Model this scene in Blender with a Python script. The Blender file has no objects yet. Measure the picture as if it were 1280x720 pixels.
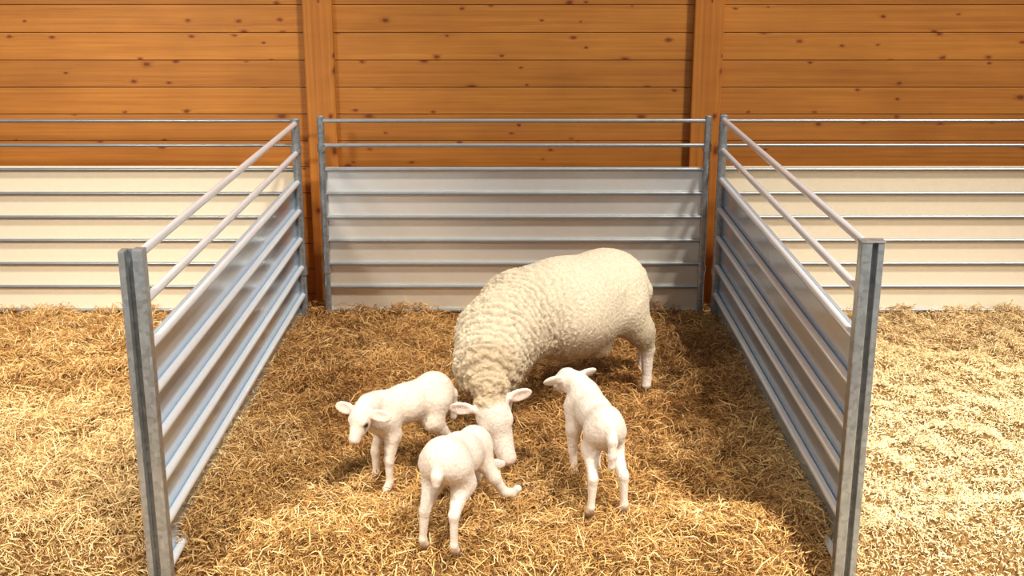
import bpy, math, random
import numpy as np
from mathutils import Vector, Matrix, noise as mnoise
random.seed(4); rng=np.random.default_rng(11)
scene=bpy.context.scene
COL=scene.collection
scene.view_settings.view_transform='Standard'

# ---------------------------------------------------------------- helpers
def link(o,parent=None):
    COL.objects.link(o)
    if parent is not None: o.parent=parent
    return o
def mesh_obj(name,verts,faces,mat=None,parent=None,smooth=False):
    me=bpy.data.meshes.new(name); me.from_pydata([tuple(map(float,v)) for v in verts],[],faces); me.update()
    if mat: me.materials.append(mat)
    if smooth: me.polygons.foreach_set('use_smooth',[True]*len(me.polygons))
    return link(bpy.data.objects.new(name,me),parent)
def np_mesh(name,V,Q,mat=None,colors=None,smooth=True):
    me=bpy.data.meshes.new(name)
    me.vertices.add(len(V)); me.vertices.foreach_set('co',np.ascontiguousarray(V,dtype=np.float32).ravel())
    n=len(Q); k=Q.shape[1]
    me.loops.add(n*k); me.loops.foreach_set('vertex_index',np.ascontiguousarray(Q,dtype=np.int32).ravel())
    me.polygons.add(n); me.polygons.foreach_set('loop_start',np.arange(0,n*k,k,dtype=np.int32))
    me.polygons.foreach_set('loop_total',np.full(n,k,dtype=np.int32))
    me.update(calc_edges=True)
    if smooth: me.polygons.foreach_set('use_smooth',np.ones(n,dtype=bool))
    if colors is not None:
        a=me.color_attributes.new('Col','FLOAT_COLOR','POINT')
        c=np.ones((len(V),4),dtype=np.float32); c[:,:3]=colors
        a.data.foreach_set('color',c.ravel())
    if mat: me.materials.append(mat)
    me.validate()
    return me
class MB:
    def __init__(s): s.v=[]; s.f=[]
    def box(s,x0,x1,y0,y1,z0,z1,b=0.0):
        import bmesh
        bm=bmesh.new(); bmesh.ops.create_cube(bm,size=1.0)
        for v in bm.verts:
            v.co=Vector(((x0+x1)/2+v.co.x*(x1-x0),(y0+y1)/2+v.co.y*(y1-y0),(z0+z1)/2+v.co.z*(z1-z0)))
        if b>0: bmesh.ops.bevel(bm,geom=bm.edges[:],offset=b,segments=2,affect='EDGES',profile=0.6)
        o=len(s.v); bm.verts.index_update()
        s.v+= [tuple(v.co) for v in bm.verts]; s.f+=[[o+v.index for v in f.verts] for f in bm.faces]; bm.free()
    def tube(s,pts,r,n=14):
        pts=[Vector(p) for p in pts]; rr=r if isinstance(r,(list,tuple)) else [r]*len(pts)
        o=len(s.v); up=None
        for i,p in enumerate(pts):
            if i==0: d=pts[1]-pts[0]
            elif i==len(pts)-1: d=pts[-1]-pts[-2]
            else: d=pts[i+1]-pts[i-1]
            d.normalize()
            if up is None:
                up=Vector((0,0,1)) if abs(d.z)<.9 else Vector((0,1,0))
            a=d.cross(up).normalized(); b=a.cross(d).normalized(); up=b
            for k in range(n):
                t=2*math.pi*k/n; s.v.append(tuple(p+a*math.cos(t)*rr[i]+b*math.sin(t)*rr[i]))
        for i in range(len(pts)-1):
            for k in range(n):
                s.f.append([o+i*n+k,o+i*n+(k+1)%n,o+(i+1)*n+(k+1)%n,o+(i+1)*n+k])
        s.f.append([o+k for k in range(n)][::-1]); s.f.append([o+(len(pts)-1)*n+k for k in range(n)])
    def obj(s,name,mat,parent=None,smooth=False):
        o=mesh_obj(name,s.v,s.f,mat,parent,smooth)
        if smooth:
            try: o.data.set_sharp_from_angle(angle=math.radians(40))
            except Exception: pass
        return o

def newmat(name):
    m=bpy.data.materials.new(name); m.use_nodes=True
    nt=m.node_tree; b=nt.nodes['Principled BSDF']; return m,nt,b
def N(nt,t,**k):
    n=nt.nodes.new(t)
    for a,v in k.items(): setattr(n,a,v)
    return n
def ramp(nt,stops,inp):
    r=N(nt,'ShaderNodeValToRGB'); e=r.color_ramp.elements
    e[0].position,e[0].color=stops[0][0],(*stops[0][1],1); e[1].position,e[1].color=stops[-1][0],(*stops[-1][1],1)
    for p,c in stops[1:-1]:
        x=e.new(p); x.color=(*c,1)
    nt.links.new(inp,r.inputs[0]); return r.outputs[0]
def mapped(nt,scale,src=None,loc=(0,0,0)):
    if src is None:
        tc=N(nt,'ShaderNodeTexCoord'); src=tc.outputs['Object']
    mp=N(nt,'ShaderNodeMapping'); mp.inputs['Scale'].default_value=scale; mp.inputs['Location'].default_value=loc
    nt.links.new(src,mp.inputs[0]); return mp.outputs[0]
def noise(nt,vec,scale,detail=4,rough=.55,dist=0):
    n=N(nt,'ShaderNodeTexNoise'); n.inputs['Scale'].default_value=scale; n.inputs['Detail'].default_value=detail
    n.inputs['Roughness'].default_value=rough; n.inputs['Distortion'].default_value=dist
    if vec is not None: nt.links.new(vec,n.inputs['Vector'])
    return n.outputs['Fac']
def mixc(nt,mode,fac,a,b):
    m=N(nt,'ShaderNodeMix',data_type='RGBA',blend_type=mode)
    for s,v in ((m.inputs[0],fac),(m.inputs[6],a),(m.inputs[7],b)):
        if hasattr(v,'is_linked'): nt.links.new(v,s)
        else: s.default_value=v if not isinstance(v,tuple) else (*v,1)
    return m.outputs[2]
def math_(nt,op,a,b=None,c=None):
    m=N(nt,'ShaderNodeMath',operation=op)
    for i,v in enumerate((a,b,c)):
        if v is None: continue
        if hasattr(v,'is_linked'): nt.links.new(v,m.inputs[i])
        else: m.inputs[i].default_value=v
    return m.outputs[0]
def bump(nt,b,h,strength,dist):
    n=N(nt,'ShaderNodeBump'); n.inputs['Strength'].default_value=strength; n.inputs['Distance'].default_value=dist
    nt.links.new(h,n.inputs['Height']); nt.links.new(n.outputs[0],b.inputs['Normal'])

# ---------------------------------------------------------------- materials
PLK=0.154; PLK0=1.096
def wood(name,horizontal=True,tint=(1,1,1)):
    m,nt,b=newmat(name)
    tc=N(nt,'ShaderNodeTexCoord'); sep=N(nt,'ShaderNodeSeparateXYZ'); nt.links.new(tc.outputs['Object'],sep.inputs[0])
    along,across=(sep.outputs['X'],sep.outputs['Z']) if horizontal else (sep.outputs['Z'],sep.outputs['X'])
    if horizontal:
        idx=math_(nt,'FLOOR',math_(nt,'DIVIDE',math_(nt,'SUBTRACT',across,PLK0),PLK))
    else:
        idx=math_(nt,'ADD',0.0,3.0)
    wn=N(nt,'ShaderNodeTexWhiteNoise',noise_dimensions='1D'); nt.links.new(idx,wn.inputs['W'])
    off=math_(nt,'MULTIPLY',wn.outputs['Value'],37.0)
    al=math_(nt,'ADD',along,off)
    warp=noise(nt,mapped(nt,(34,34,34)),1.0,3)
    cv=N(nt,'ShaderNodeCombineXYZ'); nt.links.new(math_(nt,'MULTIPLY',al,3.8),cv.inputs[0]); nt.links.new(math_(nt,'MULTIPLY',across,6.8),cv.inputs[1])
    vo=N(nt,'ShaderNodeTexVoronoi',voronoi_dimensions='2D'); vo.inputs['Scale'].default_value=1.0; nt.links.new(cv.outputs[0],vo.inputs['Vector'])
    vc=N(nt,'ShaderNodeSeparateColor'); nt.links.new(vo.outputs['Color'],vc.inputs[0])
    size=math_(nt,'MULTIPLY_ADD',vc.outputs[0],-1.7,2.7)
    kd=math_(nt,'MULTIPLY',math_(nt,'ADD',vo.outputs['Distance'],math_(nt,'MULTIPLY',math_(nt,'SUBTRACT',warp,.5),.10)),size)
    kd=math_(nt,'ADD',kd,math_(nt,'MULTIPLY',math_(nt,'GREATER_THAN',vc.outputs[1],.74),.5))
    gi=N(nt,'ShaderNodeCombineXYZ')
    nt.links.new(math_(nt,'MULTIPLY',al,1.1),gi.inputs[0]); nt.links.new(off,gi.inputs[1])
    nt.links.new(math_(nt,'ADD',math_(nt,'MULTIPLY',across,62.0),math_(nt,'MULTIPLY',math_(nt,'EXPONENT',math_(nt,'MULTIPLY',kd,-8.0)),1.8)),gi.inputs[2])
    g=noise(nt,gi.outputs[0],1.0,6,.62,.15)
    base=ramp(nt,[(.25,(.40,.135,.017)),(.5,(.51,.195,.028)),(.75,(.59,.245,.042))],g)
    blot=noise(nt,mapped(nt,(2.2,2,5)),1.0,3)
    base=mixc(nt,'MULTIPLY',1.0,base,ramp(nt,[(.3,(.87,.84,.81)),(.7,(1.07,1.07,1.06))],blot))
    base=mixc(nt,'MULTIPLY',1.0,base,ramp(nt,[(0,(.88,.84,.80)),(1,(1.07,1.06,1.05))],wn.outputs['Value']))
    kcol=mixc(nt,'MULTIPLY',1.0,base,ramp(nt,[(.0,(.32,.19,.19)),(.07,(.45,.29,.26)),(.10,(.80,.68,.60)),(.20,(1,1,1))],kd))
    kcol=mixc(nt,'MULTIPLY',1.0,kcol,tint)
    nt.links.new(kcol,b.inputs['Base Color']); b.inputs['Roughness'].default_value=.5
    bump(nt,b,g,.2,.003)
    return m
M_wall=wood('pine_boards'); M_post=wood('pine_post',False,(.95,.89,.82))

def metal(name,col,rough,metallic,spangle=.12,dirt=0.0,bmp=.12,straw_refl=None):
    m,nt,b=newmat(name)
    v=mapped(nt,(1,1,1))
    a=noise(nt,v,9,5,.6); vo=N(nt,'ShaderNodeTexVoronoi'); vo.inputs['Scale'].default_value=55; nt.links.new(v,vo.inputs['Vector'])
    sp=N(nt,'ShaderNodeSeparateColor'); nt.links.new(vo.outputs['Color'],sp.inputs[0])
    f=math_(nt,'ADD',math_(nt,'MULTIPLY',a,.6),math_(nt,'MULTIPLY',sp.outputs[0],.4))
    lo=tuple(c*(1-spangle) for c in col); hi=tuple(min(1,c*(1+spangle)) for c in col)
    c=ramp(nt,[(.25,lo),(.75,hi)],f)
    if straw_refl is not None:
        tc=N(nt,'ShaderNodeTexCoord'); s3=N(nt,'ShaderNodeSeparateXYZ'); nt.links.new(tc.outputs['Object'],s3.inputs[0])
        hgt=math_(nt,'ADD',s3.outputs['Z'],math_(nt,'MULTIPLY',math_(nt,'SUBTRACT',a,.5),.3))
        c=mixc(nt,'MIX',ramp(nt,[(.05,(.9,.9,.9)),(.85,(0,0,0))],hgt),c,straw_refl)  # straw reflection painted as a cream tint growing towards the bottom
    if dirt>0:
        st=noise(nt,mapped(nt,(7,7,1.2)),1.0,5,.7)
        c=mixc(nt,'MIX',math_(nt,'MULTIPLY',ramp(nt,[(.5,(0,0,0)),(.75,(1,1,1))],st),dirt),c,(.32,.25,.16))
        sc=noise(nt,mapped(nt,(60,60,9)),1.0,4,.8)
        c=mixc(nt,'MIX',math_(nt,'MULTIPLY',ramp(nt,[(.60,(0,0,0)),(.72,(1,1,1))],sc),dirt*2.2),c,(.85,.86,.86))
    nt.links.new(c,b.inputs['Base Color']); b.inputs['Metallic'].default_value=metallic
    if spangle>.04: nt.links.new(math_(nt,'ADD',rough-.05,math_(nt,'MULTIPLY',a,.1)),b.inputs['Roughness'])
    else: b.inputs['Roughness'].default_value=rough
    if bmp>0: bump(nt,b,noise(nt,v,5,3),bmp,.003)
    return m
M_tube=metal('galvanised_tube',(.84,.89,.94),.14,.42,.02,0,0)
M_tubed=metal('weathered_tube',(.46,.48,.49),.22,.65,.05,0,0)
M_tubeo=metal('dark_tube',(.25,.26,.27),.32,.5,.05,0,0)
M_postm=metal('galvanised_post',(.36,.39,.41),.24,.65,.22,.26)
M_sheet=metal('galvanised_sheet',(.56,.65,.75),.17,.58,.015,0,0)
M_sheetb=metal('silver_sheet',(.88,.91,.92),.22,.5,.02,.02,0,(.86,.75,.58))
M_sheetw=metal('pale_sheet',(.95,.83,.64),.40,.2,.02,.02,0)

m,nt,b=newmat('straw_blades'); M_straw=m
at=N(nt,'ShaderNodeAttribute',attribute_name='Col'); nt.links.new(at.outputs['Color'],b.inputs['Base Color'])
b.inputs['Roughness'].default_value=.6
b.inputs['Specular IOR Level'].default_value=.35
m,nt,b=newmat('straw_ground'); M_floor=m
v=mapped(nt,(1,1,1)); f=noise(nt,v,60,6,.75,1.0)
nt.links.new(ramp(nt,[(.3,(.10,.043,.010)),(.5,(.27,.135,.036)),(.7,(.53,.32,.105))],f),b.inputs['Base Color']); b.inputs['Roughness'].default_value=.85
bump(nt,b,f,.8,.02)

def woolmat(name,scale,strength,dist,rough=.9):
    m,nt,b=newmat(name)
    at=N(nt,'ShaderNodeAttribute',attribute_name='Col')
    v=mapped(nt,(1,1,1)); f=noise(nt,v,scale,5,.65,.8)
    c=mixc(nt,'MULTIPLY',1.0,at.outputs['Color'],ramp(nt,[(.3,(.80,.77,.72)),(.65,(1.04,1.04,1.04))],f))
    nt.links.new(c,b.inputs['Base Color']); b.inputs['Roughness'].default_value=rough
    b.inputs['Specular IOR Level'].default_value=.2
    bump(nt,b,f,strength,dist)
    return m
M_ewe=woolmat('ewe_coat',85,.7,.008); M_lamb=woolmat('lamb_coat',120,.5,.004)
m,nt,b=newmat('wool_locks'); M_locks=m
at=N(nt,'ShaderNodeAttribute',attribute_name='Col'); nt.links.new(at.outputs['Color'],b.inputs['Base Color']); b.inputs['Roughness'].default_value=.9
b.inputs['Specular IOR Level'].default_value=.2
m,nt,b=newmat('eye'); M_eye=m
nt.links.new(ramp(nt,[(.3,(.01,.007,.005)),(.7,(.03,.018,.01))],noise(nt,mapped(nt,(1,1,1)),80)),b.inputs['Base Color']); b.inputs['Roughness'].default_value=.08

# ---------------------------------------------------------------- camera
cam=bpy.data.cameras.new('camera'); cam.lens=1500/1280*36; cam.sensor_width=36
co=bpy.data.objects.new('camera',cam); link(co); co.location=(0,-6.64,2.077); co.rotation_euler=(math.radians(90-16.3),0,0)
scene.camera=co

# ---------------------------------------------------------------- value noise / ground height
_T=rng.random((256,256)).astype(np.float32)
def vnoise(x,y):
    x=np.asarray(x); y=np.asarray(y)
    xi=np.floor(x).astype(int); yi=np.floor(y).astype(int); fx=x-xi; fy=y-yi
    fx=fx*fx*(3-2*fx); fy=fy*fy*(3-2*fy)
    g=lambda a,b:_T[a%256,b%256]
    return (g(xi,yi)*(1-fx)+g(xi+1,yi)*fx)*(1-fy)+(g(xi,yi+1)*(1-fx)+g(xi+1,yi+1)*fx)*fy
def ground(x,y):
    x=np.asarray(x,dtype=float); y=np.asarray(y,dtype=float)
    side=np.clip((np.abs(x)-.80)/.3,0,1); side=side*side*(3-2*side)
    t=np.clip((-2.72+.12*side-y)/.30,0,1); t=t*t*(3-2*t)
    near=np.exp(-((np.abs(x)-1.17)/.16)**2)
    bank=-.012*near-.028*np.clip(1+y/.5,0,1)
    return -(.17+.09*side)*t+bank+(1-.75*near)*(.05*(vnoise(x*3.1+9,y*3.1+40)-.5)+.066*(vnoise(x*8+3,y*8+70)-.5)+.042*(vnoise(x*17,y*17+7)-.5))

nx,ny=300,260; xs=np.linspace(-5,5,nx); ys=np.linspace(-6.6,.3,ny)
X,Y=np.meshgrid(xs,ys,indexing='ij'); Z=ground(X,Y)-.014
V=np.stack([X,Y,Z],-1).reshape(-1,3); I=np.arange(nx*ny).reshape(nx,ny)
Q=np.stack([I[:-1,:-1],I[1:,:-1],I[1:,1:],I[:-1,1:]],-1).reshape(-1,4)
fl=bpy.data.objects.new('floor',np_mesh('floor',V,Q,M_floor)); link(fl); fl['kind']='structure'; fl['label']='barn floor covered with trodden golden straw'

def sstep(x,a,b):
    t=np.clip((x-a)/(b-a),0,1); return t*t*(3-2*t)
def make_straw(n):
    y=-(rng.random(n))*4.45+.2
    half=3.05-(-y)*.27
    x=(rng.random(n)*2-1)*(half+.25)
    aisle=1/(1+np.exp(-(x-1.25)*12))
    sunlit_chaff=aisle*(.35+.65*sstep(-y,.3,1.6))
    big=(rng.random(n)<.12)*(1-.9*sunlit_chaff)
    L=(.019+.035*rng.random(n)**1.7+big*(.015+.033*rng.random(n)))*(1-.5*sunlit_chaff); w=.0009+.0010*rng.random(n)**1.3+big*.0003
    yaw=vnoise(x*5,y*5+30)*7+rng.normal(0,.8,n)
    pitch=rng.normal(0,.38,n); roll=rng.normal(0,.8,n)
    cl=vnoise(x*12+3,y*12+9)
    d=np.stack([np.cos(yaw)*np.cos(pitch),np.sin(yaw)*np.cos(pitch),np.sin(pitch)],-1)
    s=np.stack([-np.sin(yaw)*np.cos(roll),np.cos(yaw)*np.cos(roll),np.sin(roll)],-1)
    c=np.stack([x,y,ground(x,y)+.001+.034*rng.random(n)**1.5*(.2+1.2*cl**2)+big*.009*rng.random(n)+np.abs(np.sin(pitch))*L*.35],-1)
    bend=(rng.normal(0,.27,(n,3))*L[:,None]); bend[:,2]=np.abs(bend[:,2])
    a=c-d*L[:,None]/2; m_=c+bend; e=c+d*L[:,None]/2
    q1=(a+m_)/2+bend*.3; q2=(m_+e)/2+bend*.3
    sw=s*w[:,None]
    P=[a,q1,q2,e]; W=[]
    for i,p in enumerate(P): W+=[p-sw,p+sw]
    V=np.stack(W,1).reshape(-1,3)
    b0=(np.arange(n)*8)[:,None]
    Q=np.concatenate([b0+np.array([2*i,2*i+2,2*i+3,2*i+1]) for i in range(3)],0)
    shade_tint=(.08+.72*sstep(y,-2.8,-1.1))*(np.abs(x)<1.2)*(y>-3.2) + .45*sstep(y,-1.6,-.3)*(x<-1.2)+.55*sstep(y,-1.1,-.1)*(x>1.2)  # back-of-pen shade painted into the straw colour, plus random patches below
    shade_tint=shade_tint+.22*np.exp(-(((x+.02)/.75)**2+((y+2.0)/.55)**2))
    shade_tint=np.clip(shade_tint+.50*(vnoise(x*2.6,y*2.6+15)-.5)*(1-.7*aisle),0,1)
    r=rng.random(n); patch=.6*vnoise(x*4+5,y*4)+.4*cl
    r=np.clip(r*.78+patch*.48-.11-.20*shade_tint+.09*big,0,1)[:,None]
    dark=np.array([.25,.103,.023]); mid=np.array([.66,.38,.115]); lit=np.array([.95,.71,.36])
    C=np.where(r<.5,dark+(mid-dark)*r*2,mid+(lit-mid)*(r-.5)*2)
    C=C*(1-shade_tint[:,None]*np.array([.22,.33,.41]))
    la=(.2/(1+np.exp((x+1.25)*12))*sstep(-y,.8,2.2))[:,None]
    ch=np.maximum(sunlit_chaff[:,None]*.85,la)
    C=C*(1-ch)+np.array([1.0,.85,.50])*(.82+.22*r)*ch  # aisle sunlight painted in as paler straw; right aisle also finer chaff
    C=np.repeat(np.clip(C,0,1),8,0)
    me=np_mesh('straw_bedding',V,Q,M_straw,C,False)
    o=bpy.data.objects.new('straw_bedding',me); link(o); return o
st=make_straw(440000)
st['kind']='stuff'; st['label']='loose golden straw strewn thickly across the pen floor'; st['category']='straw'

# ---------------------------------------------------------------- wooden wall
mb=MB(); z=PLK0-PLK*8
while z<2.7:
    mb.box(-4.8,4.8,.285,.32,z+.0018,z+PLK-.0018,.0025); z+=PLK
mb.box(-4.8,4.8,.314,.36,-.15,2.7)
w=mb.obj('wall_back',M_wall); w['kind']='structure'; w['label']='barn wall of horizontal knotty orange pine boards'
for x in (-1.092,1.108,-3.3,3.3):
    mb=MB(); mb.box(-.083,.083,-.022,.022,-.1,2.7,.006)
    p=mb.obj('wooden_post',M_post); p.location=(x,.261,0)
    p['label']='upright squared orange pine post standing against the boarded wall'; p['category']='post'; p['group']='timber wall posts'

# ---------------------------------------------------------------- hurdles
def hurdle(name,p0,p1,zs,sheet_top,sheetmat,off,rr,label,ends=(True,True),gr=None,postr=.02,tubemat=None):
    p0=Vector((*p0,0)); p1=Vector((*p1,0)); L=(p1-p0).length
    root=bpy.data.objects.new(name,None); link(root); root.empty_display_size=.2
    root.location=p0; root.rotation_euler=(0,0,math.atan2(p1.y-p0.y,p1.x-p0.x))
    root['label']=label; root['category']='livestock hurdle'
    if gr: root['group']=gr
    me=None
    for z in zs:
        if me is None:
            mb=MB(); mb.tube([(0.01,0,0),(L-.01,0,0)],rr,20); o=mb.obj('rail',tubemat or M_tube,root,True); me=o.data
        else:
            o=bpy.data.objects.new('rail',me); link(o,root)
        o.location=(0,0,z)
    mb=MB(); mb.box(.015,L-.015,off-.0025,off+.0025,zs[-1]-.005,sheet_top,.001)
    mb.box(.015,L-.015,off-.005,off+.005,sheet_top-.008,sheet_top+.003,.002)
    mb.obj('sheet_panel',sheetmat,root)
    top=zs[0]+.03
    for xx,on in ((0,ends[0]),(L,ends[1])):
        if not on: continue
        mb=MB(); mb.tube([(xx,0,-.12),(xx,0,top-.006),(xx,0,top)],[postr,postr,postr*.7],20)
        for zz in (.25,.95): mb.tube([(xx,0,zz-.02),(xx,0,zz+.02)],postr*1.25,20)
        mb.obj('post',M_postm,root,True)
    return root,L
zb=[1.1-.1365*i for i in range(9)]; zb[-1]=.003
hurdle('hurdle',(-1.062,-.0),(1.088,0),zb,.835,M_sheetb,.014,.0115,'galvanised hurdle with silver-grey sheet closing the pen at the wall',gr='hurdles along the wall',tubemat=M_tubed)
hurdle('hurdle',(-3.45,.0),(-1.205,0),zb,.84,M_sheetw,.014,.0100,'galvanised steel hurdle with pale cream sheet along the pine wall',(True,False),gr='hurdles along the wall',tubemat=M_tubeo)
hurdle('hurdle',(1.18,.0),(3.42,0),zb,.84,M_sheetw,.014,.0100,'galvanised steel hurdle with pale cream sheet along the pine wall',(False,True),gr='hurdles along the wall',tubemat=M_tubeo)
def front_post(root,L,sgn,left,ztop):
    mb=MB()
    w2=.064 if left else .058
    mb.box(L-.004,L+.042,-.018,.018,-.45,ztop+.010,.004)
    mb.box(L-.004,L+.003,min(sgn*.016,sgn*w2),max(sgn*.016,sgn*w2),-.45,ztop+.005,.002)
    mb.box(L-.004,L+.042,min(sgn*(w2-.022),sgn*w2),max(sgn*(w2-.022),sgn*w2),-.45,ztop+.005,.003)
    if not left:
        mb.box(L-.006,L+.045,min(-sgn*.021,sgn*(w2+.004)),max(-sgn*.021,sgn*(w2+.004)),ztop+.005,ztop+.011,.003)
    mb.obj('front_post',M_postm,root)
zs=[1.09-.1635*i for i in range(8)]
hl,Ll=hurdle('hurdle',(-1.195,-.045),(-1.210,-2.85),zs,.775,M_sheet,-.019,.0155,'galvanised hurdle with scuffed channelled end post, beside golden straw',(True,False),'hurdles forming the pen sides',.024)
front_post(hl,Ll,-1,True,1.098)
zr=[1.112-.1665*i for i in range(8)]
hr,Lr=hurdle('hurdle',(1.165,-.045),(1.160,-2.80),zr,.79,M_sheet,.019,.0155,'galvanised steel hurdle with capped end post beside pale straw',(True,False),'hurdles forming the pen sides',.024)
front_post(hr,Lr,1,False,1.114)

# ---------------------------------------------------------------- implicit surface animals
class SDF:
    def __init__(s): s.p=[]
    def cone(s,a,b,r1,r2,k=.03): s.p.append(('c',np.array(a,float),np.array(b,float),r1,r2,k)); return s
    def chain(s,pts,rs,k=.03):
        for i in range(len(pts)-1): s.cone(pts[i],pts[i+1],rs[i],rs[i+1],k)
    def ell(s,c,rad,axes=None,k=.03,sub=False):
        A=np.eye(3) if axes is None else np.array(axes,float)
        s.p.append(('s' if sub else 'e',np.array(c,float),A,np.array(rad,float),None,k))
    def mesh(s,h):
        lo=np.full(3,1e9); hi=-lo
        for p in s.p:
            if p[0]=='c':
                r=max(p[3],p[4]); lo=np.minimum(lo,np.minimum(p[1],p[2])-r); hi=np.maximum(hi,np.maximum(p[1],p[2])+r)
            elif p[0]=='e': r=p[3].max(); lo=np.minimum(lo,p[1]-r); hi=np.maximum(hi,p[1]+r)
        lo-=.05; hi+=.05; n=np.ceil((hi-lo)/h).astype(int)+1
        F=np.ones(n,dtype=np.float32)
        ax=[lo[i]+h*np.arange(n[i]) for i in range(3)]
        for p in s.p:
            k=p[5]; m=k+3*h
            if p[0]=='c': r=max(p[3],p[4]); l=np.minimum(p[1],p[2])-r-m; u=np.maximum(p[1],p[2])+r+m
            else: r=p[3].max(); l=p[1]-r-m; u=p[1]+r+m
            i0=np.clip(((l-lo)/h).astype(int),0,n); i1=np.clip(((u-lo)/h).astype(int)+2,0,n)
            sl=tuple(slice(i0[i],i1[i]) for i in range(3))
            G=np.stack(np.meshgrid(*[ax[i][sl[i]] for i in range(3)],indexing='ij'),-1)
            if p[0]=='c':
                ab=p[2]-p[1]; pa=G-p[1]; t=np.clip((pa@ab)/max(ab@ab,1e-9),0,1)
                d=np.linalg.norm(pa-t[...,None]*ab,axis=-1)-(p[3]+(p[4]-p[3])*t)
            else:
                q=(G-p[1])@p[2].T; k0=np.linalg.norm(q/p[3],axis=-1); k1=np.linalg.norm(q/(p[3]**2),axis=-1)
                d=k0*(k0-1)/np.maximum(k1,1e-6)
            f=F[sl]
            if p[0]=='s':
                d=-d; hh=np.clip(.5+.5*(d-f)/k,0,1); F[sl]=f+(d-f)*hh+k*hh*(1-hh)
            else:
                hh=np.clip(.5+.5*(f-d)/k,0,1); F[sl]=f+(d-f)*hh-k*hh*(1-hh)
        ins=F<0
        cs=np.zeros([x-1 for x in n],dtype=np.int8)
        for a in (0,1):
            for b_ in (0,1):
                for c in (0,1):
                    cs+=ins[a:n[0]-1+a,b_:n[1]-1+b_,c:n[2]-1+c]
        act=(cs>0)&(cs<8); idx=np.argwhere(act); vid=-np.ones(cs.shape,dtype=np.int64); vid[act]=np.arange(len(idx))
        S=np.zeros((len(idx),3)); Cn=np.zeros(len(idx))
        cor=[np.array((a,b_,c)) for a in (0,1) for b_ in (0,1) for c in (0,1)]
        for A in cor:
            for B in cor:
                if (B-A).sum()==1 and np.abs(B-A).sum()==1:
                    fa=F[tuple((idx+A).T)]; fb=F[tuple((idx+B).T)]; mk=(fa<0)!=(fb<0)
                    t=np.where(mk,fa/np.where(mk,fa-fb,1),0)
                    S+=np.where(mk[:,None],A+t[:,None]*(B-A),0); Cn+=mk
        V=lo+h*(idx+S/Cn[:,None])
        Qs=[]
        for a in range(3):
            b_=(a+1)%3; c=(a+2)%3
            s0=[slice(None)]*3; s1=[slice(None)]*3; s0[a]=slice(0,-1); s1[a]=slice(1,None)
            e=np.argwhere(ins[tuple(s0)]!=ins[tuple(s1)])
            st_=ins[tuple(e.T)]
            def cell(db,dc):
                q=e.copy(); q[:,b_]+=db; q[:,c]+=dc; return vid[tuple(q.T)]
            q=np.stack([cell(-1,-1),cell(0,-1),cell(0,0),cell(-1,0)],-1)
            q[~st_]=q[~st_][:,::-1]; Qs.append(q)
        Q=np.concatenate(Qs)
        E=np.concatenate([Q[:,[0,1]],Q[:,[1,2]],Q[:,[2,3]],Q[:,[3,0]]])
        for _ in range(2):
            acc=np.zeros_like(V); cn=np.zeros(len(V))
            np.add.at(acc,E[:,0],V[E[:,1]]); np.add.at(cn,E[:,0],1)
            V=V*.5+.5*acc/cn[:,None]
        return V,Q
def vnormals(V,Q):
    fn=np.cross(V[Q[:,2]]-V[Q[:,0]],V[Q[:,3]]-V[Q[:,1]]); vn=np.zeros_like(V)
    for i in range(4): np.add.at(vn,Q[:,i],fn)
    return vn/np.maximum(np.linalg.norm(vn,axis=1),1e-9)[:,None],fn
def unit(v): v=np.array(v,float); return v/np.linalg.norm(v)
def dist(V,p): return np.linalg.norm(V-np.array(p),axis=1)
def ss(x,a,b):
    t=np.clip((x-a)/(b-a),0,1); return t*t*(3-2*t)

def add_head(S,poll,muz,r,ear_len,ear_w,ear_dir=(0,0),k=.02,up=(0,0,1),ear_out=.72,ear_fwd=.15):
    poll=np.array(poll,float); muz=np.array(muz,float); d=unit(muz-poll); L=np.linalg.norm(muz-poll)
    up=np.array(up,float); sd=unit(np.cross(up,d)); u=np.cross(d,sd)
    S.ell(poll+d*L*.22,(L*.33,r*.92,r),(d,sd,u),k)
    S.cone(poll+d*L*.35,muz-d*r*.5,r*.78,r*.46,k)
    S.ell(poll+d*L*.48-u*r*.35,(L*.25,r*.62,r*.5),(d,sd,u),k)
    S.ell(muz-d*r*.45-u*r*.18,(r*.42,r*.48,r*.40),(d,sd,u),k*.6)
    for s_ in (1,-1):
        S.ell(poll+d*L*.36+sd*s_*r*.62+u*r*.42,(r*.34,r*.24,r*.22),(d,sd,u),k*.6)
    ears=[]
    for s_,tl in ((1,ear_dir[0]),(-1,ear_dir[1])):
        e=unit(sd*s_-d*.12+np.array((0,0,1))*tl)
        base=poll+d*L*.10+sd*s_*r*ear_out+u*r*ear_fwd
        wv=unit(np.cross(e,u*.9+d*.35)); nv=unit(np.cross(wv,e))
        if nv@u<0: nv=-nv
        c=base+e*ear_len*.5
        S.cone(base-e*.01,base+e*ear_len*.3,ear_w*.5,ear_w*.5,k*.5)
        S.ell(c,(ear_len*.56,ear_w,ear_w*.36),(e,wv,nv),k*.4)
        S.ell(c+e*ear_len*.08+nv*ear_w*.42,(ear_len*.42,ear_w*.66,ear_w*.36),(e,wv,nv),.006,sub=True)
        ears.append((c,e,wv,nv))
    eyes=[poll+d*L*.42+sd*s_*r*.80+u*r*.22 for s_ in (1,-1)]
    return dict(poll=poll,muz=muz,d=d,L=L,sd=sd,u=u,r=r,ears=ears,eyes=eyes)

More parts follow.
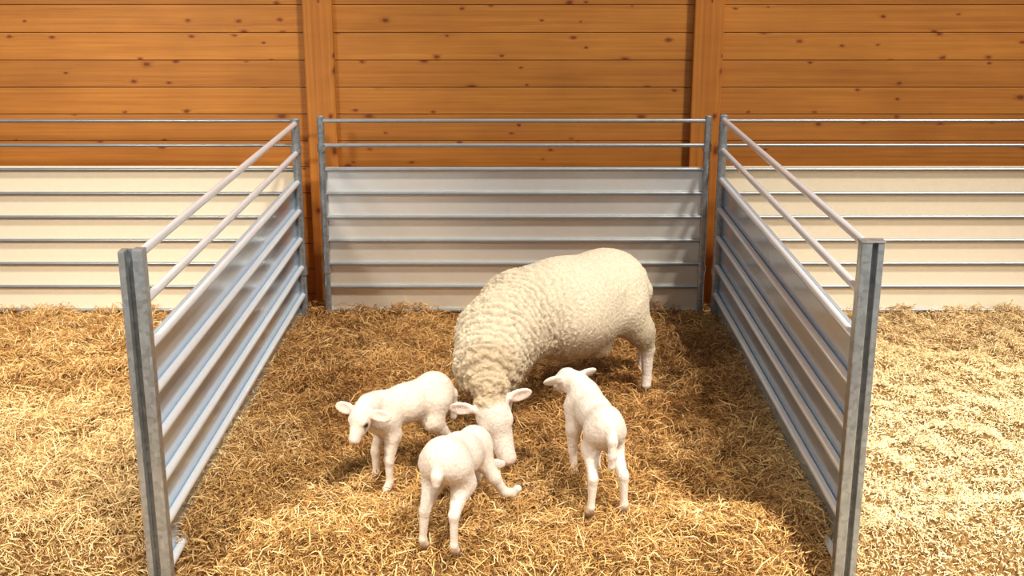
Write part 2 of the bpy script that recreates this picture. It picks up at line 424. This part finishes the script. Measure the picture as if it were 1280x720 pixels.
def face_colors(V,C,H,pink,dark,ear_len,ear_w):
    def blend(w,c): 
        C[:]=C*(1-w[:,None])+np.array(c)*w[:,None]
    r=H['r']; m=H['muz']
    blend((1-ss(dist(V,m-H['d']*r*.1),r*.35,r*.85))*.65,pink)
    for s_ in (1,-1):
        nn=m+H['d']*r*.02+H['sd']*s_*r*.22+H['u']*r*.12
        blend((1-ss(dist(V,nn),r*.08,r*.20))*.8,dark)
        blend((1-ss(dist(V,H['eyes'][0 if s_==1 else 1]),r*.14,r*.34))*.75,dark)
    for c,e,wv,nv in H['ears']:
        q=V-c; ww=(np.abs(q@e)<ear_len*.45)&(np.abs(q@wv)<ear_w*.6)&(q@nv>-ear_w*.12)
        blend(ww*(dist(V,c)<ear_len*.6)*.38,pink)
    q=V-(m-H['d']*r*.35); a=q@H['d']; bb=q@H['u']
    blend(((np.abs(bb+r*.28)<r*.07)&(a>-r*.5)&(a<r*.8))*.6,dark)
    return C
def add_eyes(H,rad,parent):
    for p in H['eyes']:
        import bmesh
        me=bpy.data.meshes.new('eye'); bm=bmesh.new(); bmesh.ops.create_uvsphere(bm,u_segments=16,v_segments=12,radius=rad)
        for v in bm.verts: v.co=Vector((v.co.x,v.co.y,v.co.z*.85))
        bm.to_mesh(me); bm.free(); me.materials.append(M_eye); me.polygons.foreach_set('use_smooth',[True]*len(me.polygons))
        o=bpy.data.objects.new('eye',me); link(o,parent); o.location=p; o['label']='glossy dark eye'
def locks(V,Q,C,wt,n,length,width,curl,lean):
    vn,fn=vnormals(V,Q); ar=np.linalg.norm(fn,axis=1)*wt[Q].mean(1); ar/=ar.sum()
    fi=rng.choice(len(Q),n,p=ar); uv=rng.dirichlet((1,1,1,1),n)
    P=(V[Q[fi]]*uv[...,None]).sum(1); nn=(vn[Q[fi]]*uv[...,None]).sum(1); nn/=np.linalg.norm(nn,axis=1)[:,None]
    cc=(C[Q[fi]]*uv[...,None]).sum(1)
    t=np.cross(nn,rng.normal(size=(n,3))); t/=np.linalg.norm(t,axis=1)[:,None]; b2=np.cross(nn,t)
    dn=nn+np.array(lean); K=5; L=length*(.5+rng.random(n)); ph=rng.random(n)*6.28; pts=[]
    for i in range(K):
        f=i/(K-1); an=ph+f*4.0
        pts.append(P+dn*(L*f*(1-.45*f))[:,None]-nn*.002+t*(curl*np.cos(an)*f)[:,None]+b2*(curl*np.sin(an)*f)[:,None])
    side=t*width
    W=[]
    for i in range(K):
        wv=side*(1-.7*(i/(K-1))); W+= [pts[i]-wv,pts[i]+wv]
    VV=np.stack(W,1).reshape(-1,3); b0=(np.arange(n)*2*K)[:,None]
    QQ=np.concatenate([b0+np.array([2*i,2*i+2,2*i+3,2*i+1]) for i in range(K-1)],0)
    br=(.88+.2*rng.random(n))[:,None]; CC=np.repeat(np.clip(cc*br,0,1),2*K,0)
    return VV,QQ,CC

# ---- ewe
O=np.array((.26,-1.45,0.0))
def R(x,y,z): return np.array((x,y,z))-O
S=SDF()
u=np.array((-.80,-.60,0)); ln=np.array((.60,-.80,0))
S.chain([R(.455,-1.24,.480),R(.26,-1.42,.475),R(.06,-1.57,.47)],[.176,.196,.194],.10)
S.ell(R(.27,-1.42,.40),(.24,.172,.165),(u,ln,(0,0,1)),.09)
S.ell(R(.44,-1.25,.52),(.18,.165,.155),(u,ln,(0,0,1)),.08)
S.ell(R(.14,-1.50,.55),(.20,.12,.115),(u,ln,(0,0,1)),.08)
S.chain([R(.04,-1.58,.475),R(-.06,-1.80,.445),R(-.095,-1.985,.385)],[.195,.172,.144],.035)
S.ell(R(-.100,-2.07,.345),(.092,.070,.080),None,.025)
for (hip,thigh,hock,fet,foot) in (
   (R(.51,-1.31,.42),R(.60,-1.285,.30),R(.640,-1.272,.205),R(.641,-1.272,.06),R(.638,-1.280,.02)),
   (R(.46,-1.12,.42),R(.58,-1.07,.31),R(.645,-1.040,.21),R(.648,-1.04,.06),R(.644,-1.05,.02))):
    S.chain([hip,thigh],[.118,.066],.06); S.chain([thigh,hock],[.064,.036],.04)
    S.chain([hock,fet],[.032,.023],.015); S.cone(fet,foot,.023,.025,.012)
for (sh,el,kn,fet,foot) in (
   (R(.02,-1.70,.38),R(.01,-1.70,.28),R(-.03,-1.73,.17),R(-.03,-1.73,.05),R(-.035,-1.75,.02)),
   (R(-.07,-1.58,.38),R(-.08,-1.60,.28),R(-.12,-1.64,.17),R(-.12,-1.64,.05),R(-.125,-1.66,.02))):
    S.chain([sh,el,kn,fet],[.11,.06,.036,.025],.04); S.cone(fet,foot,.027,.032,.012)
S.chain([R(.60,-1.12,.53),R(.635,-1.095,.44),R(.635,-1.095,.37)],[.045,.032,.022],.04)
S.ell(R(.40,-1.37,.255),(.06,.06,.05),None,.04)
He=add_head(S,R(-.098,-2.175,.322),R(-.008,-2.235,.045),.078,.100,.029,(-.22,.34),.026,up=(0.20,-1,.25),ear_out=.92,ear_fwd=.30)
S.ell(R(-.088,-2.165,.367),(.078,.060,.052),None,.016)
V,Q=S.mesh(.0060)
vn,_=vnormals(V,Q)
dface=(V-He['poll'])@He['d']
wool=ss(V[:,2],.16,.24)*(1-ss(dface,.015,.045)*(dist(V,(He['poll']+He['muz'])/2)<.24)*((V+O)[:,1]<-2.06))
earm=np.zeros(len(V))
for c,e,wv,nv in He['ears']: earm=np.maximum(earm,(dist(V,c)<.060)*1.0)
wool=wool*(1-earm)
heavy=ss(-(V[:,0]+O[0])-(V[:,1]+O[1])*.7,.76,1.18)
dsp=np.zeros(len(V)); cav=np.zeros(len(V))
sp=[R(.6,-1.14,.47),R(.26,-1.42,.47),R(.06,-1.57,.47),R(-.06,-1.80,.44),R(-.095,-2.0,.38),R(-.10,-2.2,.30)]
sp=np.array(sp); acc=0; best=np.full(len(V),1e9); ph=np.zeros(len(V))
for i in range(len(sp)-1):
    ab=sp[i+1]-sp[i]; Ls=np.linalg.norm(ab); t=np.clip(((V-sp[i])@ab)/(ab@ab),0,1)
    dd=np.linalg.norm(V-sp[i]-t[:,None]*ab,axis=1); m_=dd<best; ph[m_]=acc+t[m_]*Ls; best[m_]=dd[m_]; acc+=Ls
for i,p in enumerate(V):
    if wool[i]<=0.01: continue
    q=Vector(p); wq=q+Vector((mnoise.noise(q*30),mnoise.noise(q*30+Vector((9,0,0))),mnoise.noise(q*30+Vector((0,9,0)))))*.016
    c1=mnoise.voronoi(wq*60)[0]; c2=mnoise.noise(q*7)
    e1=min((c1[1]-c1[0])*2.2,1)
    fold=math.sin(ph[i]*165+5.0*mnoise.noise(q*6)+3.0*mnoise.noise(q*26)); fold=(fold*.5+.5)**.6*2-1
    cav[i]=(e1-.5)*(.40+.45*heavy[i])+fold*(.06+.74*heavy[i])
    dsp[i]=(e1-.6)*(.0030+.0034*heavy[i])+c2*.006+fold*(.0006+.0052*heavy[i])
V=V+vn*(dsp*wool)[:,None]
C=np.tile(np.array((.78,.665,.505)),(len(V),1))
face=np.array((.82,.71,.62)); C=C*wool[:,None]+face*(1-wool[:,None])
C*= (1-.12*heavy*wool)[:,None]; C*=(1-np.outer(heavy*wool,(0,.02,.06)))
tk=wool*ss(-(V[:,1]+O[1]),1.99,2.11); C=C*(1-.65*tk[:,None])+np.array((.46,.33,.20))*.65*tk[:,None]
belly_brown=wool*ss(-V[:,2],-.50,-.25)*(1-tk); C=C*(1-.6*belly_brown[:,None])+np.array((.42,.31,.18))*.6*belly_brown[:,None]  # wool browner towards the belly
C=np.clip(C*(1+(cav*wool*.25)[:,None]),.02,1)  # darkens wool creases to imitate shade; tips paler like real wool
hoof=1-ss(V[:,2],.02,.035); C=C*(1-hoof[:,None])+np.array((.20,.13,.08))*hoof[:,None]
face_colors(V,C,He,(.72,.48,.40),(.12,.07,.06),.100,.029)
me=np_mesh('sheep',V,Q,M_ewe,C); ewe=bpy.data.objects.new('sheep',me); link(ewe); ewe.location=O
ewe['label']='large cream woolly ewe, head lowered to the straw among her lambs'; ewe['category']='sheep'
add_eyes(He,.013,ewe)
a=locks(V,Q,C,wool*(.6+.5*heavy),90000,.0060,.0010,.0042,(0,0,-.35))
fo=bpy.data.objects.new('fleece',np_mesh('fleece',a[0],a[1],M_locks,a[2],False)); link(fo,ewe); fo['label']='thick crimped cream fleece'

# ---- lambs
def lamb(loc,yaw,scale,poll,muz,tail,label,feet=None,ear=(.05,.05),up=(0,0,1),neck=None,sz=.31,frleg=None,hr_=.042,hx=0.0,wd=1.0,col=(.79,.695,.605),el=.084,ew=.023,nr=1.0):
    S=SDF(); hz=.318
    S.chain([(-.135+hx,0,hz),(hx/2,0,(hz+sz)/2-.008),(.13,0,sz)],[.060*wd,.060*wd,.058],.04)
    S.ell((-.13+hx,0,hz-.005),(.064,.062*wd,.068),None,.03); S.ell((.13,0,sz-.012),(.068,.055*wd,.076),None,.03)
    f=dict(hl=(-.165,.06),hr=(-.165,-.06),fl=(.13,.050),fr=(.13,-.050))
    if feet: f.update(feet)
    for kx,sy in (('hl',1),('hr',-1)):
        x,y=f[kx]; dx=x+.165; dy=y-sy*.06
        S.chain([(-.12+hx,sy*.034*wd,.285),(-.10+hx,sy*.046*wd,.225)],[.048*wd,.035*wd],.03)
        S.chain([(-.10+hx,sy*.046*wd,.225),(-.172+hx+dx*.5,sy*.053+dy*.5,.145)],[.033*wd,.0165],.02)
        S.chain([(-.172+hx+dx*.5,sy*.053+dy*.5,.145),(x-.004+hx,y,.04)],[.0160,.0120],.012)
        S.chain([(x-.004+hx,y,.04),(x+.012+hx,y,.012)],[.0128,.0160],.01)
    for kx,sy in (('fl',1),('fr',-1)):
        if kx=='fr' and frleg is not None:
            S.chain([(.120,sy*.035,sz-.03)]+list(frleg),[.038,.022,.0145,.0130,.0145],.014); continue
        x,y=f[kx]; dx=x-.13; dy=y-sy*.050
        S.chain([(.125,sy*.034,sz-.03),(.108,sy*.044,min(.21,sz-.06))],[.042,.026],.03)
        S.chain([(.108,sy*.044,min(.21,sz-.06)),(.13+dx*.5,sy*.05+dy*.5,.12)],[.025,.016],.02)
        S.chain([(.13+dx*.5,sy*.05+dy*.5,.12),(x,y,.04)],[.0165,.0120],.012)
        S.chain([(x,y,.04),(x+.014,y,.012)],[.013,.0165],.01)
    poll=np.array(poll); muz=np.array(muz)
    base=np.array((.15,0,sz+.02)); mid=(base+poll)/2+np.array((0,0,.01)) if neck is None else np.array(neck)
    S.chain([base,mid,poll],[.048*nr,.037*nr,.033*nr],.022)
    H=add_head(S,poll,muz,hr_,el,ew,ear,.014,up)
    S.chain([(t[0]+hx,t[1],t[2]) for t in tail],[.017,.016,.014,.012][:len(tail)],.012)
    V,Q=S.mesh(.0045); vn,_=vnormals(V,Q)
    dface=(V-H['poll'])@H['d']; fm=ss(dface,.0,.04)*(dist(V,(H['poll']+H['muz'])/2)<.12)
    em=np.zeros(len(V))
    for c,e,wv,nv in H['ears']: em=np.maximum(em,(dist(V,c)<.05)*1.0)
    wool=(1-fm)*(1-em)*ss(V[:,2],.06,.16)
    dsp=np.zeros(len(V))
    for i,p in enumerate(V):
        if wool[i]>.01:
            q=Vector(p); dsp[i]=(.5-mnoise.voronoi(q*85)[0][0])*.0024+mnoise.noise(q*14)*.003
    V=V+vn*(dsp*wool)[:,None]
    C=np.tile(np.array(col),(len(V),1))
    C=np.clip(C+(dsp*wool*12)[:,None],0,1)
    skin=(1-ss(V[:,2],.05,.16)); C=C*(1-.35*skin[:,None])+np.array((.76,.60,.49))*.35*skin[:,None]
    hoof=1-ss(V[:,2],.014,.024); C=C*(1-hoof[:,None])+np.array((.30,.20,.13))*hoof[:,None]
    face_colors(V,C,H,(.76,.53,.46),(.12,.07,.06),el,ew)
    me=np_mesh('lamb',V,Q,M_lamb,C); o=bpy.data.objects.new('lamb',me); link(o)
    o.location=loc; o.rotation_euler=(0,0,math.radians(yaw)); o.scale=(scale,)*3
    o['label']=label; o['category']='lamb'; o['group']='lambs around the ewe'
    add_eyes(H,.008,o)
    a=locks(V,Q,C,wool,26000,.0048,.0007,.0022,(0,0,-.2))
    fo=bpy.data.objects.new('fleece',np_mesh('fleece',a[0],a[1],M_locks,a[2],False)); link(fo,o); fo['label']='short tight white fleece'
    return o
dn=[(-.185,0,.33),(-.208,0,.290),(-.214,0,.24),(-.210,0,.20)]
lamb((-.385,-2.25,0),-146.3,1.12,(.210,.035,.325),(.275,.068,.222),dn,'creamy lamb standing beside the ewe, head lowered toward the straw',ear=(-.10,-.10),sz=.290,feet=dict(hl=(-.15,.035),hr=(-.17,-.04)),hx=.05,col=(.76,.65,.545))
lamb((-.190,-2.645,-.02),72,1.10,(.205,.03,.14),(.235,.04,.04),[(-.185,0,.32),(-.208,0,.285),(-.211,0,.26)],'white lamb seen from behind, crouching on bent forelegs, head down',feet=dict(hl=(-.165,.066),hr=(-.175,-.045),fl=(.08,.05)),neck=(.185,.02,.18),sz=.245,wd=1.10,
     frleg=[(.120,-.078,.150),(.140,-.108,.090),(.153,-.132,.082),(.160,-.150,.100)])
lamb((.315,-2.395,0),102,1.11,(.172,.040,.372),(.258,.072,.318),dn,'white lamb standing with its head turned toward the ewe',ear=(.05,.05),feet=dict(hr=(-.165,-.060),hl=(-.165,.056),fl=(.12,.036)),hr_=.045,wd=.88,el=.078,ew=.027,nr=.9)

# ---------------------------------------------------------------- light
wd=bpy.data.worlds.new('world'); scene.world=wd; wd.use_nodes=True
nt=wd.node_tree; bg=nt.nodes['Background']
bg.inputs[0].default_value=(.97,.98,1,1); bg.inputs[1].default_value=.29
sl=bpy.data.lights.new('sun','SUN'); sl.energy=3.85; sl.angle=math.radians(5); sl.color=(1,.95,.86)
so=bpy.data.objects.new('sun',sl); link(so); so.rotation_euler=Vector((-.38,.42,-1)).to_track_quat('-Z','Y').to_euler()
def spot(loc,tgt,e,size,blend,col):  # added spots without fixtures, making light pools on aisles, front floor and wall
    l=bpy.data.lights.new('spot','SPOT'); l.energy=e; l.spot_size=math.radians(size); l.spot_blend=blend; l.color=col; l.shadow_soft_size=.25
    o=bpy.data.objects.new('spot',l); link(o); o.location=loc; o.rotation_euler=(Vector(tgt)-Vector(loc)).to_track_quat('-Z','Y').to_euler()
spot((3.4,-5.4,4.6),(2.5,-2.7,0),2300,54,.9,(1,.94,.82))
spot((-3.4,-5.4,4.2),(-2.1,-2.9,0),1400,58,.8,(1,.93,.80))
spot((0.2,-6.2,4.2),(0,-4.1,0),560,60,1,(1,.93,.80))
spot((-3.2,-4.5,3.4),(-2.1,0,.45),600,46,1,(1,.93,.80))
